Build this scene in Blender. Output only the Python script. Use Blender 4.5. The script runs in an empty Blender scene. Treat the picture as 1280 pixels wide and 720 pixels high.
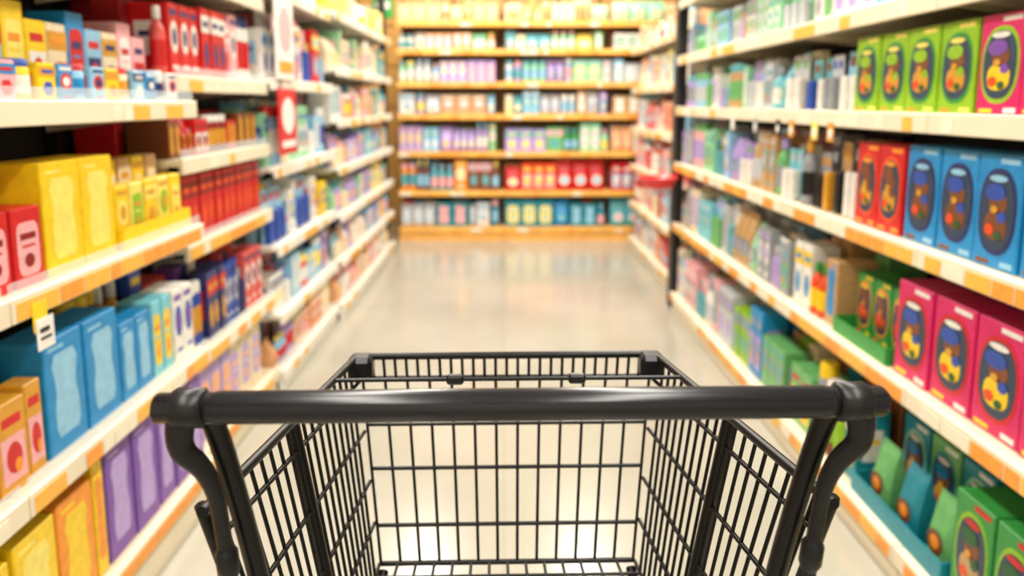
import bpy, bmesh, math, random
from mathutils import Vector, Matrix
rng = random.Random(7)
scene = bpy.context.scene
H = 1.30

# ------------------------------------------------------------ materials
_m = {}
def lin(c):
    return tuple(((x/12.92) if x <= .04045 else ((x+.055)/1.055)**2.4) for x in c)
def mat(name, srgb, rough=.42, metal=0.0, var=.12, scale=45, coat=0.0, alpha=1.0, spec=.5):
    key = name
    if key in _m: return _m[key]
    m = bpy.data.materials.new(name); m.use_nodes = True
    nt = m.node_tree; b = nt.nodes['Principled BSDF']
    c = lin(srgb)
    b.inputs['Roughness'].default_value = rough
    b.inputs['Metallic'].default_value = metal
    b.inputs['Coat Weight'].default_value = coat
    b.inputs['Specular IOR Level'].default_value = spec
    if alpha < 1: b.inputs['Alpha'].default_value = alpha
    tc = nt.nodes.new('ShaderNodeTexCoord'); n = nt.nodes.new('ShaderNodeTexNoise')
    n.inputs['Scale'].default_value = scale; n.inputs['Detail'].default_value = 2
    r = nt.nodes.new('ShaderNodeValToRGB')
    r.color_ramp.elements[0].position = .35; r.color_ramp.elements[1].position = .65
    r.color_ramp.elements[0].color = tuple(x*(1-var) for x in c)+(1,)
    r.color_ramp.elements[1].color = tuple(min(1, x*(1+var)+.01*var) for x in c)+(1,)
    nt.links.new(tc.outputs['Object'], n.inputs['Vector'])
    nt.links.new(n.outputs['Fac'], r.inputs['Fac'])
    nt.links.new(r.outputs['Color'], b.inputs['Base Color'])
    _m[key] = m
    return m
PAL = dict(
 red=(.80,.08,.10), darkred=(.54,.05,.07), pink=(.88,.13,.38), magenta=(.82,.06,.38), hotorange=(.90,.31,.09),
 orange=(.94,.58,.14), yellow=(.95,.80,.08), paleyellow=(.96,.88,.42), lime=(.55,.74,.10), green=(.18,.57,.24),
 darkgreen=(.08,.34,.16), teal=(.10,.53,.60), aqua=(.46,.78,.84), blue=(.07,.54,.79), navy=(.12,.17,.40),
 royal=(.15,.3,.66), lilac=(.70,.61,.85), purple=(.47,.29,.66), white=(.92,.91,.88), cream=(.93,.86,.72),
 grey=(.58,.60,.63), lightblue=(.56,.77,.89), palepink=(.94,.68,.70), peach=(.95,.70,.50), brown=(.48,.27,.15),
 tan=(.76,.60,.40), black=(.05,.05,.06), dome=(.16,.24,.34), gold=(.84,.60,.16), mint=(.58,.83,.66), kraft=(.84,.64,.34),
 softteal=(.34,.66,.70), softgreen=(.42,.70,.42), softred=(.86,.34,.32), silver=(.76,.78,.80))
def pm(c):
    return mat('print_'+c, PAL[c], rough=.38, var=.07)

SHELF = mat('shelf_cream_steel', (.90,.85,.74), .4, var=.03, scale=8)
SHELFU = mat('shelf_white_steel', (.92,.90,.85), .35, var=.03, scale=8)
DARK = mat('dark_back_panel', (.11,.10,.10), .6, var=.2, scale=6)
WARMB = mat('warm_back_panel', (.66,.50,.32), .6, var=.1, scale=6)
GREYB = mat('grey_back_panel', (.30,.28,.27), .6, var=.1, scale=6)
POST = mat('black_post', (.06,.06,.065), .4, var=.1)
TAGO = mat('price_tag_orange', (.93,.60,.20), .45, var=.08)
TAGW = mat('price_tag_white', (.92,.88,.78), .4, var=.04)
TAGY = mat('price_tag_yellow', (.94,.70,.26), .45, var=.05)
WOOD = mat('shelf_edge_honey', (.93,.69,.34), .45, var=.12, scale=9)
ACR = mat('clear_acrylic', (.9,.95,.97), .08, var=.0, alpha=.28)

# ------------------------------------------------------------ mesh builder
class MB:
    def __init__(s, frame=None):
        s.v=[]; s.f=[]; s.mi=[]; s.sm=[]; s.mats=[]; s.fr = frame or (lambda u,v,w:(u,v,w))
    def m(s, mt):
        if mt not in s.mats: s.mats.append(mt)
        return s.mats.index(mt)
    def add(s, vs, fs, mt, smooth=False, raw=False):
        o=len(s.v); s.v += [tuple(p) if raw else s.fr(*p) for p in vs]; i=s.m(mt)
        for f in fs:
            s.f.append([o+k for k in f]); s.mi.append(i); s.sm.append(smooth)
    def box(s,u0,u1,v0,v1,w0,w1,mt):
        vs=[(u,v,w) for u in(u0,u1) for v in(v0,v1) for w in(w0,w1)]
        s.add(vs,[(0,1,3,2),(4,6,7,5),(0,4,5,1),(2,3,7,6),(0,2,6,4),(1,5,7,3)],mt)
    def cbox(s,u0,u1,v0,v1,w0,w1,mt,c=.003,lean=0.0):
        lo=(u0,v0,w0); hi=(u1,v1,w1); vs=[]; cid={}
        for sx in(0,1):
            for sy in(0,1):
                for sz in(0,1):
                    sg=(sx,sy,sz)
                    for a in range(3):
                        p=[]
                        for k in range(3):
                            e = hi[k] if sg[k] else lo[k]
                            if k!=a: e += -c if sg[k] else c
                            p.append(e)
                        p[1] -= lean*(p[2]-w0)
                        cid[(sg,a)]=len(vs); vs.append(p)
        fs=[]
        for a in range(3):
            b,d=[k for k in range(3) if k!=a]
            for sa in(0,1):
                q=[]
                for sb,sd in((0,0),(1,0),(1,1),(0,1)):
                    sg=[0,0,0]; sg[a]=sa; sg[b]=sb; sg[d]=sd; q.append(cid[(tuple(sg),a)])
                fs.append(q)
            for sb in(0,1):
                for sd in(0,1):
                    s0=[0,0,0]; s0[b]=sb; s0[d]=sd; s1=list(s0); s1[a]=1
                    s0=tuple(s0); s1=tuple(s1)
                    fs.append([cid[(s0,b)],cid[(s0,d)],cid[(s1,d)],cid[(s1,b)]])
        for sx in(0,1):
            for sy in(0,1):
                for sz in(0,1):
                    fs.append([cid[((sx,sy,sz),k)] for k in range(3)])
        s.add(vs,fs,mt)
    def disc(s,uc,wc,ru,rw,v,t,mt,n=20,p=2.0):
        vs=[];
        for j in range(2):
            for i in range(n):
                a=2*math.pi*i/n; ca,sa=math.cos(a),math.sin(a)
                x=math.copysign(abs(ca)**(2/p),ca); y=math.copysign(abs(sa)**(2/p),sa)
                vs.append((uc+ru*x, v+t*j, wc+rw*y))
        fs=[list(range(n,2*n))]+[(i,(i+1)%n,n+(i+1)%n,n+i) for i in range(n)]
        s.add(vs,fs,mt)
    def sdisc(s,vc,wc,rv,rw,u,t,mt,n=16,p=2.0):
        vs=[]
        for j in range(2):
            for i in range(n):
                a=2*math.pi*i/n; ca,sa=math.cos(a),math.sin(a)
                x=math.copysign(abs(ca)**(2/p),ca); y=math.copysign(abs(sa)**(2/p),sa)
                vs.append((u-t*j, vc+rv*x, wc+rw*y))
        fs=[list(range(n,2*n))]+[(i,(i+1)%n,n+(i+1)%n,n+i) for i in range(n)]
        s.add(vs,fs,mt)
    def lathe(s,uc,vc,prof,mt,n=14,sq=1.0):
        vs=[]
        for (r,w) in prof:
            for i in range(n):
                a=2*math.pi*i/n; vs.append((uc+r*math.cos(a), vc+r*sq*math.sin(a), w))
        fs=[]
        for k in range(len(prof)-1):
            for i in range(n):
                fs.append((k*n+i,k*n+(i+1)%n,(k+1)*n+(i+1)%n,(k+1)*n+i))
        s.add(vs,fs,mt,True)
        s.add([vs[i] for i in range(n)],[list(range(n))],mt)
        s.add([vs[(len(prof)-1)*n+i] for i in range(n)],[list(range(n))],mt)
    def tube(s,pts,r,mt,n=10,flat=1.0,closed=False):
        P=[Vector(p) for p in pts]; N=len(P)
        R=r if isinstance(r,(list,tuple)) else [r]*N
        vs=[]; up=None
        for i in range(N):
            if closed: t=(P[(i+1)%N]-P[i-1]).normalized()
            else: t=(P[min(i+1,N-1)]-P[max(i-1,0)]).normalized()
            if up is None:
                ref=Vector((0,0,1)) if abs(t.z)<.9 else Vector((0,1,0))
                up=(ref-t*ref.dot(t)).normalized()
            else:
                up=(up-t*up.dot(t)).normalized()
            sd=t.cross(up)
            for k in range(n):
                a=2*math.pi*k/n
                vs.append(P[i]+up*(R[i]*math.cos(a)*flat)+sd*(R[i]*math.sin(a)))
        fs=[]
        for i in range(N if closed else N-1):
            j=(i+1)%N
            for k in range(n):
                fs.append((i*n+k,i*n+(k+1)%n,j*n+(k+1)%n,j*n+k))
        s.add(vs,fs,mt,True)
        if not closed:
            s.add(vs[:n],[list(range(n))],mt); s.add(vs[-n:],[list(range(n))],mt)
    def obj(s,name,parent=None):
        me=bpy.data.meshes.new(name); me.from_pydata(s.v,[],s.f)
        for m in s.mats: me.materials.append(m)
        me.polygons.foreach_set('material_index',s.mi)
        me.polygons.foreach_set('use_smooth',s.sm)
        bm=bmesh.new(); bm.from_mesh(me); bmesh.ops.recalc_face_normals(bm,faces=bm.faces); bm.to_mesh(me); bm.free()
        o=bpy.data.objects.new(name,me); scene.collection.objects.link(o)
        if parent: o.parent=parent
        return o
def smooth(pts,it=3):
    P=[Vector(p) for p in pts]
    for _ in range(it):
        Q=[P[0]]
        for a,b in zip(P[:-1],P[1:]):
            Q += [a*.75+b*.25, a*.25+b*.75]
        Q.append(P[-1]); P=Q
    return P

def left(X0): return lambda u,v,w:(X0+v,u,w)
def right(X0): return lambda u,v,w:(X0-v,u,w)
def backf(Y0): return lambda u,v,w:(u,Y0-v,w)

# ------------------------------------------------------------ room
def plane_mat_floor():
    m=bpy.data.materials.new('polished_floor'); m.use_nodes=True; nt=m.node_tree; b=nt.nodes['Principled BSDF']
    tc=nt.nodes.new('ShaderNodeTexCoord'); n=nt.nodes.new('ShaderNodeTexNoise'); n.inputs['Scale'].default_value=1.3; n.inputs['Detail'].default_value=6
    r=nt.nodes.new('ShaderNodeValToRGB'); r.color_ramp.elements[0].position=.3; r.color_ramp.elements[1].position=.7
    r.color_ramp.elements[0].color=(*lin((.60,.585,.53)),1); r.color_ramp.elements[1].color=(*lin((.68,.665,.61)),1)
    br=nt.nodes.new('ShaderNodeTexBrick'); br.offset=0; br.inputs['Scale'].default_value=1.0
    br.inputs['Brick Width'].default_value=1.2; br.inputs['Row Height'].default_value=1.2; br.inputs['Mortar Size'].default_value=.0015
    br.inputs['Mortar'].default_value=(*lin((.56,.55,.50)),1)
    nt.links.new(tc.outputs['Object'],n.inputs['Vector']); nt.links.new(tc.outputs['Object'],br.inputs['Vector'])
    nt.links.new(n.outputs['Fac'],r.inputs['Fac'])
    nt.links.new(r.outputs['Color'],br.inputs['Color1']); nt.links.new(r.outputs['Color'],br.inputs['Color2'])
    nt.links.new(br.outputs['Color'],b.inputs['Base Color'])
    b.inputs['Roughness'].default_value=.22; b.inputs['Coat Weight'].default_value=.5; b.inputs['Coat Roughness'].default_value=.15
    return m
WX=3.4; WY0=-2.6; WY1=8.4; CZ=3.3
b=MB(); b.box(-WX,WX,WY0,WY1,-.05,0,plane_mat_floor()); b.obj('floor')
CM=mat('ceiling_paint',(.95,.94,.92),.8,var=.02,scale=2)
WM=mat('wall_paint_warm',(.93,.80,.56),.7,var=.05,scale=2)
WN=mat('wall_paint_white',(.94,.92,.88),.7,var=.03,scale=2)
b=MB(); b.box(-WX,WX,WY0,WY1,CZ,CZ+.05,CM); b.obj('ceiling')
b=MB(); b.box(-WX,WX,WY1,WY1+.1,0,CZ,WM); b.obj('wall_back')
b=MB(); b.box(-WX,WX,WY0-.1,WY0,0,CZ,WN); b.obj('wall_front')
b=MB(); b.box(-WX-.1,-WX,WY0,WY1,0,CZ,WN); b.obj('wall_left')
b=MB(); b.box(WX,WX+.1,WY0,WY1,0,CZ,WN); b.obj('wall_right')

# ------------------------------------------------------------ shelving
def tags(B,u0,u1,w,dense=.7,cols=None,h=.036):
    cols=cols or [TAGO,TAGO,TAGY,TAGW,TAGY]
    u=u0+.015
    while u<u1-.06:
        wd=rng.choice([.05,.07,.09,.11])
        if rng.random()<dense and u+wd<u1:
            B.box(u,u+wd-.006,.0145,.0157,w-.044,w-.044+h,rng.choice(cols))
        u+=wd
def gondola(name,fr,u0,u1,heights,depth=.45,top=2.15,lip=None,acr=False,dense=.7,post=True,shelf=SHELF,tagc=None,panel=None,bright=None):
    B=MB(fr)
    B.box(u0,u1,-depth-.02,-depth,0,top,panel or DARK)
    for up in (u0+.0,u1-.03):
        B.box(up,up+.03,-depth,-depth+.04,0,top,panel or POST)
        if post: B.box(up,up+.03,-depth-.06,-depth-.02,0,top,POST)
    for k,h in enumerate(heights):
        B.cbox(u0+.002,u1-.002,-depth+.001,0,h-.022,h,shelf,.002)
        B.cbox(u0+.002,u1-.002,0,.014,h-.047,h+.004,lip or shelf,.002)
        sparse = bright is not None and k in bright
        tags(B,u0,u1,h,.3 if sparse else dense,[TAGW,TAGW,TAGY] if sparse else tagc)
        if k>0:
            for ub in(u0+.03,u1-.045):   # bracket arms under the shelf
                B.add([(ub,-depth+.02,h-.022),(ub,-.05,h-.022),(ub,-.05,h-.035),(ub,-depth+.02,h-.09),
                       (ub+.006,-depth+.02,h-.022),(ub+.006,-.05,h-.022),(ub+.006,-.05,h-.035),(ub+.006,-depth+.02,h-.09)],
                      [(0,1,2,3),(4,5,6,7),(0,1,5,4),(1,2,6,5),(2,3,7,6),(0,3,7,4)],shelf)
        if acr and k>0: B.box(u0+.01,u1-.01,.0035,.0055,h+.004,h+.032,ACR)
    B.box(u0+.002,u1-.002,-.02,-.004,0,heights[0]-.03,shelf)   # kick plate
    return B.obj(name)

# ------------------------------------------------------------ products
def carton(B,u,w,wd,dp,ht,vf,col,acc='white',acc2='navy',style=0):
    g=.0015
    B.cbox(u+g,u+wd-g,vf-dp,vf,w,w+ht,pm(col),min(.003,wd*.05))
    uc=u+wd/2; t=.0008
    if style==0:
        B.disc(uc,w+ht*.55,wd*.34,ht*.22,vf,t,pm(acc),18,2)
        B.box(u+wd*.15,u+wd*.85,vf,vf+t,w+ht*.84,w+ht*.92,pm(acc2))
        B.disc(uc,w+ht*.55,wd*.2,ht*.12,vf+t,t,pm(acc2),14,2)
        B.box(u+wd*.25,u+wd*.75,vf,vf+t,w+ht*.12,w+ht*.17,pm(acc))
    elif style==1:
        B.disc(uc,w+ht*.48,wd*.36,ht*.34,vf,t,pm(acc),20,5)
        B.box(u+wd*.25,u+wd*.75,vf+t,vf+2*t,w+ht*.6,w+ht*.68,pm(acc2))
        B.box(u+wd*.3,u+wd*.7,vf+t,vf+2*t,w+ht*.5,w+ht*.53,pm(col))
        B.disc(uc,w+ht*.33,wd*.16,ht*.09,vf+t,t,pm(acc2),14,2)
    elif style==2:
        B.box(u+g,u+wd-g,vf,vf+t,w+ht*.66,w+ht*.9,pm(acc))
        B.box(u+wd*.2,u+wd*.8,vf+t,vf+2*t,w+ht*.74,w+ht*.82,pm(acc2))
        B.disc(uc,w+ht*.35,wd*.3,ht*.2,vf,t,pm(acc2),6,2)
    elif style==3:   # big pale silhouette panel (hourglass-shouldered)
        prof=[(-.36,.24),(-.28,.30),(-.12,.30),(.02,.25),(.14,.26),(.26,.32),(.36,.24)]
        rt=[(uc+wd*a,w+ht*(.5+z)) for z,a in prof]; lt=[(uc-wd*a,w+ht*(.5+z)) for z,a in reversed(prof)]
        pl=rt+lt; n=len(pl)
        vs=[(p[0],vf,p[1]) for p in pl]+[(p[0],vf+t,p[1]) for p in pl]
        B.add(vs,[list(range(n,2*n))]+[(i,(i+1)%n,n+(i+1)%n,n+i) for i in range(n)],pm(acc))
        B.box(u+wd*.12,u+wd*.5,vf,vf+t,w+ht*.90,w+ht*.93,pm(acc))
    elif style==4:
        B.box(u+wd*.12,u+wd*.88,vf,vf+t,w+ht*.12,w+ht*.62,pm(acc))
        B.disc(uc,w+ht*.38,wd*.25,ht*.17,vf+t,t,pm(acc2),16,2)
        B.disc(uc+wd*.1,w+ht*.28,wd*.12,ht*.08,vf+2*t,t,pm('orange'),12,2)
        B.box(u+wd*.2,u+wd*.8,vf,vf+t,w+ht*.74,w+ht*.84,pm(acc2))
    # side facing down the aisle
    if style!=3:
        B.box(u+g-t,u+g,vf-dp*.8,vf-dp*.2,w+ht*.3,w+ht*.75,pm(acc))
        B.box(u+g-2*t,u+g-t,vf-dp*.7,vf-dp*.3,w+ht*.55,w+ht*.62,pm(acc2))
def window_box(B,u,w,wd,dp,ht,vf,col,rim,blob='yellow',blob2='purple',top='white'):
    g=.0015; t=.0009
    B.cbox(u+g,u+wd-g,vf-dp,vf,w,w+ht,pm(col),.003)
    uc=u+wd/2; wc=w+ht*.5
    B.disc(uc,wc,wd*.42,ht*.38,vf,t,pm(rim),24,2.4)
    B.disc(uc,wc,wd*.37,ht*.335,vf+t,t,pm('dome'),24,2.4)
    # figure in the window: mottled body, head, shoulder, details
    B.disc(uc,wc-ht*.12,wd*.25,ht*.13,vf+2*t,t,pm(blob),16,2.6)
    B.disc(uc-wd*.02,wc+ht*.08,wd*.20,ht*.10,vf+2*t,t,pm('brown'),14,2)
    B.disc(uc+wd*.05,wc+ht*.17,wd*.22,ht*.075,vf+3*t,t,pm(blob2),12,2.2)
    B.disc(uc-wd*.13,wc-ht*.04,wd*.10,ht*.05,vf+3*t,t,pm(blob2),10)
    B.disc(uc+wd*.12,wc-ht*.16,wd*.1,ht*.05,vf+4*t,t,pm('hotorange'),10)
    B.disc(uc-wd*.08,wc-ht*.2,wd*.08,ht*.04,vf+4*t,t,pm('darkgreen'),10)
    B.disc(uc+wd*.04,wc+ht*.02,wd*.08,ht*.035,vf+4*t,t,pm('gold'),10)
    B.disc(uc,wc+ht*.29,wd*.2,ht*.03,vf+3*t,t,pm(top),12)
    B.box(u+wd*.08,u+wd*.34,vf,vf+t,w+ht*.03,w+ht*.08,pm(top))
    B.box(u+wd*.6,u+wd*.9,vf,vf+t,w+ht*.03,w+ht*.07,pm(blob))
    B.box(u+wd*.1,u+wd*.5,vf,vf+t,w+ht*.92,w+ht*.965,pm(top))
    B.sdisc(vf-dp*.5,wc,dp*.32,ht*.3,u+g,t,pm(rim))
    B.sdisc(vf-dp*.5,wc,dp*.2,ht*.2,u+g-t,t,pm(blob))
def bottle(B,u,w,wd,dp,ht,vf,col,acc='white',acc2='navy',style=0):
    r=wd*.46; uc=u+wd/2; vc=vf-r
    if style%2==0:
        B.lathe(uc,vc,[(r*.85,w),(r,w+ht*.03),(r,w+ht*.62),(r*.8,w+ht*.72),(r*.4,w+ht*.79),(r*.38,w+ht*.82)],pm(col))
        B.lathe(uc,vc,[(r*.5,w+ht*.82),(r*.5,w+ht*.98),(r*.42,w+ht)],pm(acc2))
        B.lathe(uc,vc,[(r*1.01,w+ht*.15),(r*1.01,w+ht*.52)],pm(acc))
    else:
        B.lathe(uc,vc,[(r*.9,w),(r,w+ht*.04),(r,w+ht*.78),(r*.9,w+ht*.82)],pm(col))
        B.lathe(uc,vc,[(r*.95,w+ht*.82),(r*.95,w+ht*.98),(r*.85,w+ht)],pm(acc2))
        B.lathe(uc,vc,[(r*1.01,w+ht*.2),(r*1.01,w+ht*.62)],pm(acc))
def pouch(B,u,w,wd,dp,ht,vf,col,acc='white',acc2='navy',style=0):
    g=.002; n=6; vs=[]; prof=[(0,.9,.55),(.12,1,1),(.5,1,.9),(.85,.98,.35),(.93,.98,.06),(1,.98,.06)]
    vm=vf-dp/2
    for (z,su,sv) in prof:
        for (a,b_) in((-1,-.6),(-.6,-1),(.6,-1),(1,-.6),(1,.6),(.6,1),(-.6,1),(-1,.6)):
            vs.append((u+wd/2+a*(wd/2-g)*su, vm+b_*dp/2*sv, w+ht*z))
    fs=[]
    for k in range(5):
        for i in range(8): fs.append((k*8+i,k*8+(i+1)%8,(k+1)*8+(i+1)%8,(k+1)*8+i))
    fs.append(list(range(8))); fs.append(list(range(40,48)))
    B.add(vs,fs,pm(col))
    B.disc(u+wd/2,w+ht*.36,wd*.32,ht*.17,vf-.0005,.0012,pm(acc),16)
    B.disc(u+wd/2,w+ht*.36,wd*.18,ht*.1,vf+.0007,.001,pm(acc2),12)
def card(B,u,w,wd,dp,ht,vf,col,acc='white',acc2='navy',style=0):
    B.cbox(u+.002,u+wd-.002,vf-dp,vf-dp+.006,w,w+ht,pm(col),.001)
    B.cbox(u+wd*.2,u+wd*.8,vf-dp+.006,vf,w+ht*.0,w+ht*.6,pm(acc),min(.01,wd*.12))
    B.disc(u+wd/2,w+ht*.83,wd*.3,ht*.08,vf-dp+.006,.001,pm(acc2),14,4)
KINDS=dict(carton=carton,bottle=bottle,pouch=pouch,card=card)
def fill(name,fr,u0,u1,w,maxh,pal,accs=('white','navy','yellow','red'),minh=.5,kinds=('carton','carton','carton','bottle','pouch','card'),wr=(.05,.12),vf=-.025,dp=(.07,.14),rows=1,reps=(2,5)):
    B=MB(fr); u=u0+.006
    while u<u1-wr[0]:
        wd=rng.uniform(*wr); ht=maxh*rng.uniform(minh,1); k=rng.choice(kinds); col=rng.choice(pal); d=rng.uniform(*dp)
        if k=='bottle': wd=min(wd,.075)
        if k=='card': d=.04
        a=[c for c in accs if c!=col]; a1=rng.choice(a); a2=rng.choice([c for c in a if c!=a1] or a); st=rng.choice([0,1,2,3,4])
        j=rng.uniform(0,.015)
        for _ in range(rng.randint(*reps)):
            if u+wd>u1-.004: break
            vv=vf-j-rng.uniform(0,.006)
            KINDS[k](B,u,w,wd-.003,d,ht,vv,col,a1,a2,st)
            if rows>1: B.cbox(u,u+wd-.005,vv-2*d-.03,vv-d-.03,w,w+min(maxh,ht*1.08),pm(rng.choice(pal)))
            u+=wd
        u+=rng.uniform(0,.008)
    return B.obj(name)

# ---- RIGHT RUN -------------------------------------------------------
RX=1.065; R=right(RX); RH=[.11,.555,.93,1.27,1.57,1.90]
for (a,c) in((.0,.9),(.9,1.8),(1.8,2.7),(2.7,3.6),(3.6,4.45)):
    gondola('gondola_shelf',R,a,c,RH,dense=.95,bright=(3,4,5))
def group(name,fr,fn,u0,n,w,wd,dp,ht,vf=-.03,jit=.006,gap=.004,**kw):
    B=MB(fr)
    for i in range(n):
        fn(B,u0+i*wd,w,wd-gap,dp,ht,vf-rng.uniform(0,jit),**kw)
    return B.obj(name)
# top row
group('green_window_boxes',R,window_box,1.705,4,1.27,.145,.12,.225,col='lime',rim='green',blob='gold',blob2='lime',top='paleyellow')
group('pink_window_boxes',R,window_box,1.25,3,1.27,.15,.12,.225,col='magenta',rim='lime',blob='yellow',blob2='purple')
pale=['white','silver','lightblue','aqua','cream','white','mint','silver','lilac','tan','grey','palepink']
PA=('grey','softteal','white','softgreen','silver','lilac')
fill('assorted_packages',R,2.29,2.69,1.27,.21,['lightblue','softteal','softred','tan','grey','silver'],accs=('white','grey','brown','royal'),kinds=('card','bottle','carton'),wr=(.04,.07),minh=.8,reps=(1,3))
fill('assorted_packages',R,2.71,3.59,1.27,.22,pale,accs=PA,wr=(.04,.09),minh=.75,reps=(1,3),rows=2)
fill('assorted_packages',R,3.61,4.44,1.27,.22,pale+['softgreen'],accs=PA,wr=(.04,.09),minh=.75,reps=(1,3),rows=2)
fill('assorted_packages',R,.1,.89,1.27,.2,pale+['pink','lime']); fill('assorted_packages',R,.91,1.24,1.27,.22,['lime','magenta','blue'])
# row A
group('blue_window_boxes',R,window_box,1.36,4,.93,.15,.11,.257,col='blue',rim='navy',blob='brown',blob2='royal',top='lightblue')
group('red_window_boxes',R,window_box,1.965,2,.93,.135,.11,.25,col='red',rim='hotorange',blob='gold',blob2='brown',top='orange')
fill('hanging_tool_cards',R,2.245,2.69,.93,.25,['grey','black','brown','tan','silver','grey'],accs=('black','gold','grey','white'),kinds=('card','bottle','card'),wr=(.045,.07),minh=.75,reps=(1,3),rows=2)
fill('assorted_packages',R,2.71,3.59,.93,.26,pale+['softteal','softgreen'],accs=PA,wr=(.04,.09),minh=.7,reps=(1,3),rows=2)
fill('assorted_packages',R,3.61,4.44,.93,.26,pale+['softteal','tan'],accs=PA,wr=(.04,.09),minh=.7,reps=(1,3),rows=2)
fill('assorted_packages',R,.1,.89,.93,.24,pale+['pink','lime']); fill('assorted_packages',R,.91,1.35,.93,.25,['blue','teal','navy'])
# row B
group('pink_window_boxes',R,window_box,1.29,4,.555,.165,.12,.262,col='magenta',rim='red',blob='yellow',blob2='royal',top='white')
def tray(B,u0,u1,w,dp,ht,vf,col):
    m=pm(col); t=.004
    B.box(u0,u1,vf-dp,vf,w,w+t,m)
    B.box(u0,u1,vf-t,vf,w+t,w+ht,m); B.box(u0,u1,vf-dp,vf-dp+t,w+t,w+ht*2.6,m)
    for a in(u0,u1-t):
        B.add([(a,vf-dp+t,w+t),(a,vf-t,w+t),(a,vf-t,w+ht),(a,vf-dp*.5,w+ht*1.1),(a,vf-dp+t,w+ht*2.6),
               (a+t,vf-dp+t,w+t),(a+t,vf-t,w+t),(a+t,vf-t,w+ht),(a+t,vf-dp*.5,w+ht*1.1),(a+t,vf-dp+t,w+ht*2.6)],
              [(0,1,2,3,4),(5,6,7,8,9),(0,1,6,5),(1,2,7,6),(2,3,8,7),(3,4,9,8),(4,0,5,9)],m)
B=MB(R); tray(B,1.97,2.30,.555,.2,.05,-.02,'green')
for i in range(3): window_box(B,1.98+i*.105,.56,.1,.1,.2,-.09,'green','orange','hotorange','brown','yellow')
B.obj('green_display_tray')
fill('orange_packages',R,2.32,2.69,.555,.25,['orange','hotorange','white','softgreen','brown','tan'],accs=('white','green','blue','yellow'),wr=(.05,.09),minh=.7,reps=(1,2),rows=2)
fill('assorted_packages',R,2.71,3.59,.555,.26,pale+['blue','grey'],accs=PA,wr=(.05,.1),minh=.75,reps=(1,3),rows=2)
fill('assorted_packages',R,3.61,4.44,.555,.26,pale+['softgreen','tan'],accs=PA,wr=(.05,.1),minh=.75,reps=(1,3),rows=2)
fill('assorted_packages',R,.1,.89,.555,.26,['pink','lime','blue']); fill('assorted_packages',R,.91,1.28,.555,.26,['pink','magenta'])
# row C
group('green_window_boxes',R,window_box,1.06,4,.11,.14,.12,.28,vf=-.02,col='green',rim='lime',blob='tan',blob2='darkgreen',top='red')
B=MB(R); tray(B,1.64,2.10,.11,.26,.06,-.015,'teal')
for i in range(3): pouch(B,1.66+i*.145,.115,.10,.08,.19,-.04,'teal' if i%2 else 'softgreen','brown','orange')
for i in range(3): window_box(B,1.66+i*.14,.115,.13,.09,.26,-.15,'softgreen' if i==1 else 'teal','teal' if i==1 else 'mint','gold','blue')
B.obj('teal_display_tray')
fill('green_packages',R,2.12,2.69,.11,.3,['darkgreen','softgreen','grey','teal','brown'],accs=('white','lime','red','yellow'),wr=(.07,.12),minh=.7,reps=(1,2),rows=2)
fill('assorted_packages',R,2.71,3.59,.11,.3,['lime','softgreen','blue','white','silver','tan','cream'],wr=(.07,.12),accs=PA,minh=.7,reps=(1,3),rows=2)
fill('assorted_packages',R,3.61,4.44,.11,.3,['white','lightblue','silver','palepink','cream'],wr=(.07,.12),accs=PA,minh=.7,reps=(1,3),rows=2)
fill('assorted_packages',R,.1,1.05,.11,.3,['green','lime','teal'])
for (a,c) in((.1,.89),(.91,1.79),(1.81,2.69),(2.71,3.59),(3.61,4.44)):
    fill('assorted_packages',R,a,c,1.57,.22,['silver','white','tan','lightblue','grey','mint'],accs=PA,wr=(.05,.1),minh=.6,reps=(1,3),rows=2)
    fill('assorted_packages',R,a,c,1.90,.2,['silver','white','softgreen','tan','aqua'],accs=PA,wr=(.05,.1),minh=.6,reps=(1,3),rows=2)
# hanging flags under the top shelf lip
B=MB(R)
for u,c in((2.3,'gold'),(2.42,'paleyellow'),(2.62,'gold'),(2.75,'black'),(3.0,'grey'),(3.3,'white')):
    B.box(u,u+.045,.016,.0175,1.175,1.235,pm(c))
    B.disc(u+.022,1.2,.014,.016,.0175,.0006,pm('white'),12)
B.obj('shelf_price_flags')
# far right bay
R2=right(1.15); 
FH=[.1,.42,.75,1.08,1.42,1.76]
for (a,c) in((4.62,5.56),(5.56,6.5)):
    gondola('gondola_shelf',R2,a,c,FH,dense=.6,top=2.0,panel=GREYB)
    for k,h in enumerate(FH):
        mh=.26 if k<5 else .2
        pal=[['white','softred','orange','silver'],['white','red','palepink','lightblue','tan'],['palepink','softred','red','white','softteal'],['white','palepink','peach','silver','softred'],['white','cream','peach','silver','paleyellow'],['tan','cream','peach']][k]
        fill('assorted_packages',R2,a+.01,c-.01,h,mh,pal,accs=('white','cream','softred','lightblue'),wr=(.05,.1),minh=.7,rows=2,reps=(1,3))
B=MB(); B.box(1.06,1.12,4.47,4.56,0,2.9,POST); B.obj('black_upright_post')
B=MB(); B.box(-1.07,-1.02,6.28,6.36,0,2.9,POST); B.obj('black_upright_post')
# red clip basket on arm
B=MB()
RB=mat('red_plastic',(.84,.10,.12),.3,var=.05)
B.lathe(.935,4.35,[(.05,.78),(.09,.79),(.115,.845),(.12,.85),(.11,.85),(.085,.80),(.03,.79)],RB,24)
B.tube([(1.0,4.35,.83),(1.03,4.35,.84),(1.052,4.35,.88)],.005,RB)
B.tube([(.935+.117*math.cos(a),4.35+.117*math.sin(a),.85) for a in [i*math.pi/12 for i in range(24)]],.005,RB,closed=True)
B.obj('red_clip_basket')

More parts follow.
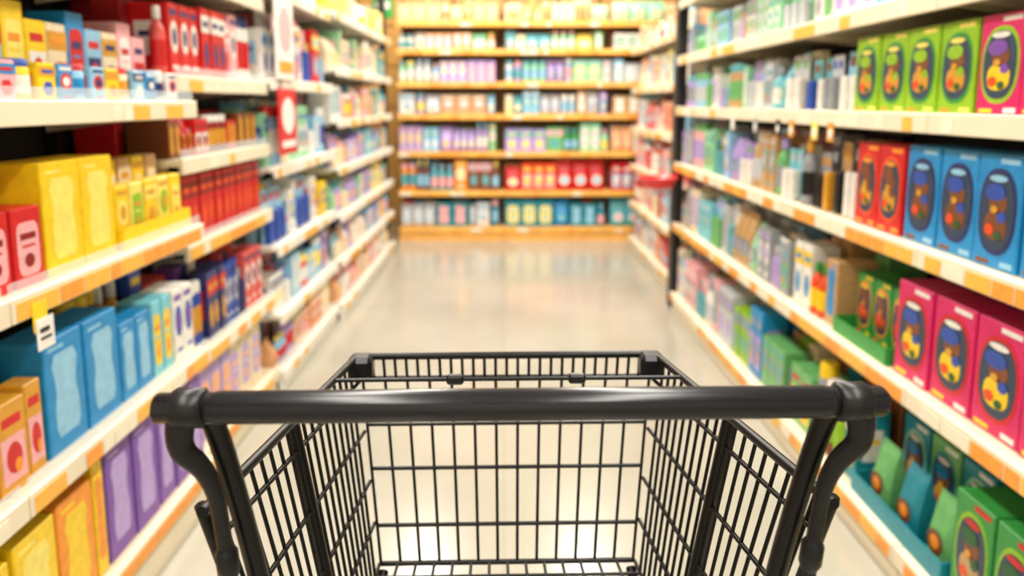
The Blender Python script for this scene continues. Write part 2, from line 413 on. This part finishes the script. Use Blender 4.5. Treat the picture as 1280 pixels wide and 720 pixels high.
# ---- LEFT RUN --------------------------------------------------------
LX=-.96; L=left(LX); LH=[.15,.52,.92,1.30,1.68]
gondola('gondola_shelf',L,.45,1.34,LH,acr=True,dense=.97,bright=(3,4))
gondola('gondola_shelf',L,1.34,2.24,LH,acr=True,dense=.97,bright=(3,4))
LX2=-1.02; L2=left(LX2); LH2=[.12,.46,.84,1.12,1.38,1.72]
gondola('gondola_shelf',L2,2.25,3.1,LH2,dense=.9,acr=True,bright=(3,4,5))
L3=left(-1.0); LH3=[.1,.36,.67,1.02,1.4,1.8]
gondola('gondola_shelf',L3,3.11,4.2,LH3,dense=.5,shelf=SHELFU,tagc=[TAGW,TAGW,TAGY],panel=GREYB)
L4=left(-.97); LH4=[.1,.37,.64,.92,1.2,1.5,1.82]
gondola('gondola_shelf',L4,4.21,5.2,LH4,dense=.5,shelf=SHELFU,tagc=[TAGW,TAGY],panel=GREYB)
gondola('gondola_shelf',L4,5.2,6.2,LH4,dense=.5,shelf=SHELFU,tagc=[TAGW,TAGY],panel=GREYB)
# top row bay 1
B=MB(L); u=1.36
for i,(c,a,a2) in enumerate([('pink','blue','white'),('blue','pink','white'),('lightblue','red','navy'),('yellow','paleyellow','orange'),('yellow','white','red'),('cream','gold','orange'),('blue','red','navy'),('lightblue','navy','red'),('cream','gold','navy'),('palepink','white','red'),('palepink','red','navy')]):
    carton(B,u,1.30,.078,.1,.19 if i%3 else .225,-.13,c,a,a2,(1,4,2)[i%3]); u+=.079
B.obj('colorful_cartons')
B=MB(L); u=1.355; i=0
seq=[('lightblue','red','white'),('palepink','blue','red'),('yellow','white','royal'),('yellow','gold','royal'),('blue','red','white'),('lightblue','blue','red'),('lightblue','red','navy'),('yellow','gold','orange'),('cream','gold','red'),('lightblue','navy','white'),('blue','navy','white'),('silver','navy','white'),('white','red','navy')]
for c,a,a2 in seq:
    if i%3==2: bottle(B,u,1.30,.06,.06,.09,-.03,c,a,a2,1)
    else: carton(B,u,1.30,.062,.06,.085,-.03,c,a,a2,(i%2)*2)
    u+=.066; i+=1
B.obj('small_sample_boxes')
fill('assorted_packages',L,.5,1.33,1.30,.2,['yellow','pink','blue','lightblue','red'])
fill('assorted_packages',L,.5,1.33,1.68,.2,['yellow','pink','blue','lightblue','red'])
fill('assorted_packages',L,1.35,2.23,1.68,.2,['yellow','pink','blue','lightblue','red'])
# row 2
group('red_cartons',L,carton,1.325,2,.92,.1,.09,.165,vf=-.03,col='red',acc='palepink',acc2='darkred',style=1)
group('red_gold_cartons',L,carton,1.345,3,.92,.06,.07,.235,vf=-.135,col='darkred',acc='gold',acc2='red',style=2)
group('yellow_cartons',L,carton,1.53,2,.92,.145,.12,.25,vf=-.03,col='yellow',acc='paleyellow',acc2='orange',style=3)
B=MB(L)
tray(B,1.825,2.225,.92,.17,.055,-.02,'yellow')
for i in range(5): carton(B,1.833+i*.077,.925,.07,.05,.16,-.04,'yellow' if i%2==0 else 'paleyellow','paleyellow' if i%2==0 else 'lime','gold',i%3)
for i in range(5): carton(B,1.833+i*.077,.925,.07,.05,.22,-.11,'yellow' if i%2 else 'tan','cream','gold',i%3)
B.obj('yellow_display_tray')
fill('assorted_packages',L,.5,1.29,.92,.24,['red','yellow','orange'])
# row 3
group('orange_cartons',L,carton,1.225,2,.52,.095,.08,.19,vf=-.025,col='gold',acc='palepink',acc2='red',style=4)
group('tall_slim_cartons',L,carton,1.418,1,.52,.06,.055,.20,vf=-.028,col='gold',acc='palepink',acc2='red',style=4)
group('tall_slim_cartons',L,carton,1.22,4,.52,.062,.06,.25,vf=-.12,col='orange',acc='yellow',acc2='brown',style=2)
group('blue_cartons',L,carton,1.485,2,.52,.15,.11,.265,vf=-.03,col='blue',acc='lightblue',acc2='royal',style=3)
group('light_blue_cartons',L,carton,1.79,2,.52,.085,.1,.21,vf=-.03,col='blue',acc='lightblue',acc2='blue',style=3)
group('sunny_cartons',L,carton,1.965,2,.52,.06,.1,.22,vf=-.03,col='aqua',acc='yellow',acc2='orange',style=1)
group('white_blue_cartons',L,carton,2.09,2,.52,.068,.1,.22,vf=-.03,col='white',acc='royal',acc2='purple',style=0)
fill('purple_blue_packages',L,1.79,2.22,.52,.28,['royal','purple','navy','lightblue','gold'],vf=-.16,minh=.9,wr=(.05,.08),kinds=('carton','bottle'),reps=(1,2))
fill('assorted_packages',L,.5,1.21,.52,.24,['orange','blue','white'])
# row 4
group('yellow_tall_cartons',L,carton,1.06,2,.15,.13,.12,.25,vf=-.02,col='yellow',acc='orange',acc2='paleyellow',style=3)
group('yellow_tall_cartons',L,carton,1.325,1,.15,.14,.12,.265,vf=-.02,col='yellow',acc='paleyellow',acc2='paleyellow',style=3)
group('orange_cartons',L,carton,1.465,1,.15,.14,.12,.27,vf=-.02,col='orange',acc='yellow',acc2='paleyellow',style=3)
group('yellow_tall_cartons',L,carton,1.61,1,.15,.05,.12,.29,vf=-.02,col='yellow',acc='orange',acc2='paleyellow',style=3)
group('purple_cartons',L,carton,1.665,2,.15,.13,.12,.3,vf=-.02,col='purple',acc='lilac',acc2='navy',style=3)
group('lilac_cartons',L,carton,1.93,3,.15,.1,.12,.29,vf=-.02,col='purple',acc='lilac',acc2='white',style=3)
fill('assorted_packages',L,.5,1.05,.15,.26,['orange','yellow'])
B=MB(L); B.box(1.395,1.44,.0165,.018,.84,.9,pm('yellow')); B.box(1.40,1.455,.0185,.0195,.80,.865,pm('white')); B.box(1.41,1.445,.0195,.0202,.82,.826,pm('black')); B.box(1.41,1.44,.0195,.0202,.835,.845,pm('black')); B.obj('shelf_price_flags')
# bay 2
group('red_cartons',L2,carton,2.27,12,.84,.067,.1,.215,vf=-.03,col='red',acc='darkred',acc2='hotorange',style=2)
fill('red_packages',L2,2.27,3.09,1.12,.15,['red','darkred','brown','red','darkred'],accs=('gold','white','darkred'),wr=(.04,.07),minh=.7,rows=2,reps=(1,3))
fill('red_packages',L2,2.27,3.09,1.38,.27,['red','white','palepink','softred','darkred','lilac'],accs=('red','white','navy'),minh=.75,wr=(.05,.09),rows=2,reps=(1,3))
fill('assorted_packages',L2,2.27,3.09,1.72,.25,['white','red','navy','palepink'])
fill('assorted_packages',L2,2.27,3.09,.46,.26,['white','royal','purple','navy','hotorange','lightblue','softred','royal'],accs=('white','navy','red','gold'),wr=(.04,.07),minh=.75,rows=2,reps=(1,3))
fill('pastel_cartons',L2,2.27,3.09,.12,.28,['lilac','palepink','peach','cream','lilac'],accs=('peach','lilac'),kinds=('carton',),wr=(.08,.12),minh=.85)
pals3=[['lilac','peach','palepink','lightblue','cream'],['lightblue','softred','white','blue','palepink','lilac'],['lilac','white','lightblue','yellow','lightblue','softteal'],['white','aqua','lightblue','mint','cream','blue'],['white','red','palepink','lightblue','softred'],['white','cream','peach','lightblue']]
for k,h in enumerate(LH3):
    mh=(LH3+[2.15])[k+1]-h-.08
    fill('assorted_packages',L3,3.13,4.18,h,mh,pals3[k],accs=('white','red','lightblue','royal','paleyellow','white'),minh=.65,wr=(.04,.09),rows=2,reps=(1,3))
for (a,c) in((4.23,5.19),(5.22,6.18)):
    for k,h in enumerate(LH4):
        mh=(LH4+[2.1])[k+1]-h-.075
        fill('assorted_packages',L4,a,c,h,mh,[['peach','white','palepink'],['white','lilac','lightblue','peach'],['paleyellow','lilac','mint','silver'],['aqua','lilac','lightblue','peach'],['aqua','palepink','tan','white'],['cream','white','mint','softteal'],['cream','paleyellow','tan']][k],accs=('white','softteal','palepink','yellow','cream'),minh=.65,wr=(.05,.1),rows=2,reps=(1,3))
# red/white promo board hung from bay 3
B=MB(L3); B.cbox(3.14,3.4,.02,.028,1.07,1.36,pm('red'),.002); B.disc(3.27,1.24,.09,.08,.028,.001,pm('white'),24); B.box(3.17,3.37,.028,.029,1.1,1.13,pm('white'))
B.cbox(3.14,3.4,.02,.028,1.40,1.78,pm('white'),.002); B.disc(3.27,1.62,.09,.1,.028,.001,pm('palepink'),24); B.box(3.17,3.37,.028,.029,1.43,1.48,pm('gold'))
B.box(3.2,3.21,.015,.02,1.07,1.79,POST); B.obj('promo_sign')

# ---- BACK RUN --------------------------------------------------------
Kf=backf(6.72); KH=[.13,.475,.843,1.19,1.484,1.78,2.03]
for (a,c) in((-.99,.0),(.0,1.0),(1.0,2.0)):
    gondola('gondola_shelf',Kf,a,c,KH,depth=.42,top=2.2,lip=WOOD,shelf=WOOD,dense=.35,tagc=[TAGO,TAGW,TAGY],panel=WARMB,post=False)
    pk=[['white','lightblue','blue','softteal','silver','teal','softred'],
        ['blue','softteal','tan','orange','brown','lightblue'] if a<0 else ['red','softred','peach','hotorange','tan','brown'],
        ['white','lightblue','softgreen','mint','lilac','green'] if a<0.5 else ['orange','peach','white'],
        ['lightblue','softteal','silver','lilac','cream','tan'],
        ['silver','lightblue','mint','lilac','white','white'],
        ['mint','softgreen','white','paleyellow','aqua','peach'],
        ['cream','peach','kraft','mint']]
    for k,h in enumerate(KH):
        mh=(KH+[2.3])[k+1]-h-.075
        fill('assorted_packages',Kf,a+.005,c-.005,h,mh,pk[k],accs=('white','lightblue','paleyellow','softteal','palepink','white') if k<6 else ('cream','tan'),minh=.75,wr=(.06,.16),kinds=('carton','carton','bottle','pouch'),reps=(1,3),dp=(.1,.15),rows=2)
# stacked cardboard cartons behind, against the wall
B=MB()
x=-2.6
while x<2.6:
    wd=rng.uniform(.4,.6); z=0
    for k in range(6):
        hh=.42
        B.cbox(x,x+wd-.02,7.75,8.3,z,z+hh-.01,pm('kraft'),.006); B.box(x+wd*.45,x+wd*.52,7.748,7.75,z,z+hh-.01,pm('paleyellow'))
        B.box(x+.06,x+.2,7.747,7.75,z+.1,z+.2,pm('cream'))
        z+=hh
    x+=wd
B.obj('stacked_cardboard_boxes')
# green hanging sign
B=MB(); B.cbox(-1.14,-.96,6.39,6.41,2.02,2.24,pm('green'),.003); B.box(-1.11,-.99,6.388,6.39,2.1,2.16,pm('white')); B.tube([(-1.05,6.4,2.24),(-1.05,6.4,CZ)],.004,POST); B.obj('aisle_sign')

# ------------------------------------------------------------ SHOPPING CART
cart=bpy.data.objects.new('shopping_cart',None); scene.collection.objects.link(cart)
cart.location=(.0165,.561,0); cart.rotation_euler=(0,0,math.radians(1.38))
BLK=mat('cart_black_coat',(.012,.012,.015),.32,metal=.0,var=.05,spec=.3)
PLA=mat('cart_handle_plastic',(.05,.06,.085),.2,var=.05,spec=.4)
PLD=mat('cart_bracket_plastic',(.045,.05,.065),.32,var=.05,spec=.35)
RUB=mat('wheel_rubber',(.2,.2,.21),.6,var=.1)
STE=mat('cart_steel',(.6,.6,.62),.3,metal=1,var=.05)
# handle
B=MB()
hz=1.055
B.tube([(-.2985,0,hz),(-.296,0,hz),(.296,0,hz),(.2985,0,hz)],[.0105,.0125,.0125,.0105],PLA,24)
B.tube([(-.252,0,hz),(-.248,0,hz),(.248,0,hz),(.252,0,hz)],[.0125,.0134,.0134,.0125],PLA,28)
for s in(-1,1):
    B.tube([(s*.258,0,hz),(s*.260,0,hz),(s*.281,0,hz),(s*.284,0,hz)],[.013,.0162,.0162,.0145],PLD,24)
B.obj('handle',cart)
# brackets
B=MB()
for s in(-1,1):
    pts=smooth([(s*.272,.0,1.062),(s*.280,-.002,1.040),(s*.281,0,1.018),(s*.266,.004,1.003),(s*.2575,.010,.975),(s*.256,.016,.93),(s*.254,.02,.885)],3)
    n=len(pts); rr=[.0135+(.0066-.0135)*min(1,(i/(n-1))*1.4) for i in range(n)]
    B.tube(pts,rr,PLD,16)
    fit=[(s*.2555,.016,.922),(s*.255,.017,.916),(s*.2545,.019,.898),(s*.254,.020,.890)]
    B.tube(fit,[.0065,.0098,.0098,.0065],PLD,14)
    B.tube([(s*.254,.02,.89),(s*.239,.05,.80),(s*.205,.13,.55),(s*.19,.17,.36)],.0062,BLK,10)
B.obj('handle_brackets',cart)
def rim(y):   # top rim half width & height
    t=(y-.075)/(.515-.075); return .288+(.232-.288)*t, .937+(.910-.937)*t
def bot(y):
    t=(y-.12)/(.46-.12); return .232+(.196-.232)*t, .575+(.600-.575)*t
# frame tubes
B=MB()
for s in(-1,1):
    B.tube(smooth([(s*.262,.008,1.05),(s*.258,.022,1.025),(s*.243,.055,.88),(s*.222,.10,.62),(s*.215,.14,.40),(s*.215,.2,.2)],2),.0094,BLK,14)
    w0,z0=rim(.03); w1,z1=rim(.515)
    B.tube([(s*w0*.965,.04,z0),(s*w1,.515,z1)],.0058,BLK,12)
    # thick rib on side panel
    a,z=rim(.262); c,zb=bot(.27)
    B.tube([(s*a,.262,z),(s*c,.285,zb)],.008,BLK,10)
    # corner bumpers
    B.cbox(s*.224-.019,s*.224+.019,.488,.524,.877,.916,PLD,.007)
w1,z1=rim(.515)
B.tube([(-w1,.517,z1),(w1,.517,z1)],.0058,BLK,12)
B.tube([(-.225,.512,.877),(.225,.512,.877)],.0036,BLK,10)
B.obj('frame_tubes',cart)
# basket wires
B=MB(); W=.0024
def ft(x,t):  # front panel point: t=0 top, 1 bottom
    hw=.226+(.194-.226)*t
    return (x*hw, .515+(.46-.515)*t, .910+(.600-.910)*t)
nv=13
for i in range(nv+1):
    x=-1+2*i/nv
    B.tube([ft(x,0),ft(x,1)],W,BLK,8)
    if i<nv: B.tube([ft(x+1/nv,0),ft(x+1/nv,.105)],W,BLK,8)
for z in(.808,.742,.657):
    t=(.91-z)/.31; B.tube([ft(-1,t),ft(1,t)],.0032,BLK,8)
B.tube([ft(-1,1),ft(1,1)],.004,BLK,8)
for s in(-1,1):
    y=.055; k=0
    while y<.5:
        a,z=rim(y); yb=.13+(y-.055)*(.455-.13)/(.51-.055); c,zb=bot(yb)
        B.tube([(s*a,y,z),(s*c,yb,zb)],W,BLK,8)
        y+=.0235
    for tt in(.12,.36,.6,.8,1.0):
        def sp(t,e):
            yt=.055 if e==0 else .513; yb=.13 if e==0 else .458
            a,z=rim(yt); c,zb=bot(yb)
            return (s*(a+(c-a)*t), yt+(yb-yt)*t, z+(zb-z)*t)
        B.tube([sp(tt,0),sp(tt,1)],.003,BLK,8)
    B.tube([sp(0,0),sp(1,0)],.006,BLK,8)
# basket floor
for i in range(15):
    x=-1+2*i/14; B.tube([(x*.196,.46,.600),(x*.232,.12,.575)],W,BLK,8)
for i in range(6):
    y=.13+i*.06; c,zb=bot(y); B.tube([(-c,y,zb),(c,y,zb)],.0027,BLK,8)
B.obj('wire_basket',cart)
# folded child-seat flap rail with clips
B=MB()
B.tube([(-.247,.40,.918),(.247,.40,.918)],.003,BLK,8)
for x in(-.075,.095):
    B.cbox(x-.012,x+.012,.394,.406,.911,.925,PLD,.003)
B.obj('seat_rail',cart)
# undercarriage
B=MB()
for s in(-1,1):
    B.tube(smooth([(s*.215,.2,.2),(s*.215,.17,.16),(s*.215,.0,.16)],2),.0095,BLK,10)
    B.tube(smooth([(s*.215,.0,.16),(s*.2,.3,.16),(s*.15,.56,.16)],1),.0095,BLK,10)
    B.tube([(s*.205,.14,.40),(s*.19,.455,.59)],.008,BLK,10)
B.tube([(-.15,.56,.16),(.15,.56,.16)],.0095,BLK,10); B.tube([(-.215,.0,.16),(.215,.0,.16)],.0095,BLK,10)
for i in range(7):
    x=-.16+i*.0533; B.tube([(x,.0,.165),(x*.85,.56,.165)],.003,BLK,8)
B.obj('undercarriage',cart)
B=MB()
for (x,y) in((-.215,.02),(.215,.02),(-.15,.54),(.15,.54)):
    for k,(r,m_) in enumerate(((.055,RUB),(.03,STE))):
        hw=.014+.002*k; n=24
        vs=[(x+sx*hw,y+r*math.cos(2*math.pi*i/n),.055+r*math.sin(2*math.pi*i/n)) for sx in(-1,1) for i in range(n)]
        B.add(vs,[(i,(i+1)%n,n+(i+1)%n,n+i) for i in range(n)],m_,True); B.add(vs,[list(range(n)),list(range(n,2*n))],m_)
    for sx in(-1,1): B.box(x+sx*.02-.002,x+sx*.02+.002,y-.02,y+.02,.05,.14,STE)
    B.box(x-.022,x+.022,y-.025,y+.025,.138,.15,STE)
B.obj('caster_wheels',cart)

# ------------------------------------------------------------ lights
FX=mat('fixture_white',(.95,.95,.95),.4,var=.02)
for x in(-.75,.75):
    for y in(-.6,2.4,5.4):
        B=MB(); B.cbox(x-.16,x+.16,y-1.35,y+1.35,CZ-.09,CZ-.02,FX,.01); B.tube([(x,y-1.2,CZ-.03),(x,y-1.2,CZ)],.01,FX); B.tube([(x,y+1.2,CZ-.03),(x,y+1.2,CZ)],.01,FX); B.obj('ceiling_light_fixture')
        l=bpy.data.lights.new('tube_light','AREA'); l.shape='RECTANGLE'; l.size=.28; l.size_y=2.6; l.energy=(64,60,86)[(-.6,2.4,5.4).index(y)]; l.color=(1,.945,.86)
        o=bpy.data.objects.new('tube_light',l); o.location=(x,y,CZ-.1); scene.collection.objects.link(o)
w=bpy.data.worlds.new('world'); scene.world=w; w.use_nodes=True
w.node_tree.nodes['Background'].inputs[0].default_value=(1,.97,.93,1); w.node_tree.nodes['Background'].inputs[1].default_value=.6

# ------------------------------------------------------------ camera
cam=bpy.data.cameras.new('camera'); co=bpy.data.objects.new('camera',cam); scene.collection.objects.link(co); scene.camera=co
cam.sensor_width=36; cam.lens=36*900/1280
co.location=(0,0,H); co.rotation_euler=(math.radians(90-8),0,0)
cam.shift_x=10/1280; cam.shift_y=-(232-900*math.tan(math.radians(8)))/1280
cam.clip_start=.02
cam.dof.use_dof=True; cam.dof.focus_distance=.80; cam.dof.aperture_fstop=2.9
scene.view_settings.view_transform='Standard'
scene.view_settings.exposure=0.1
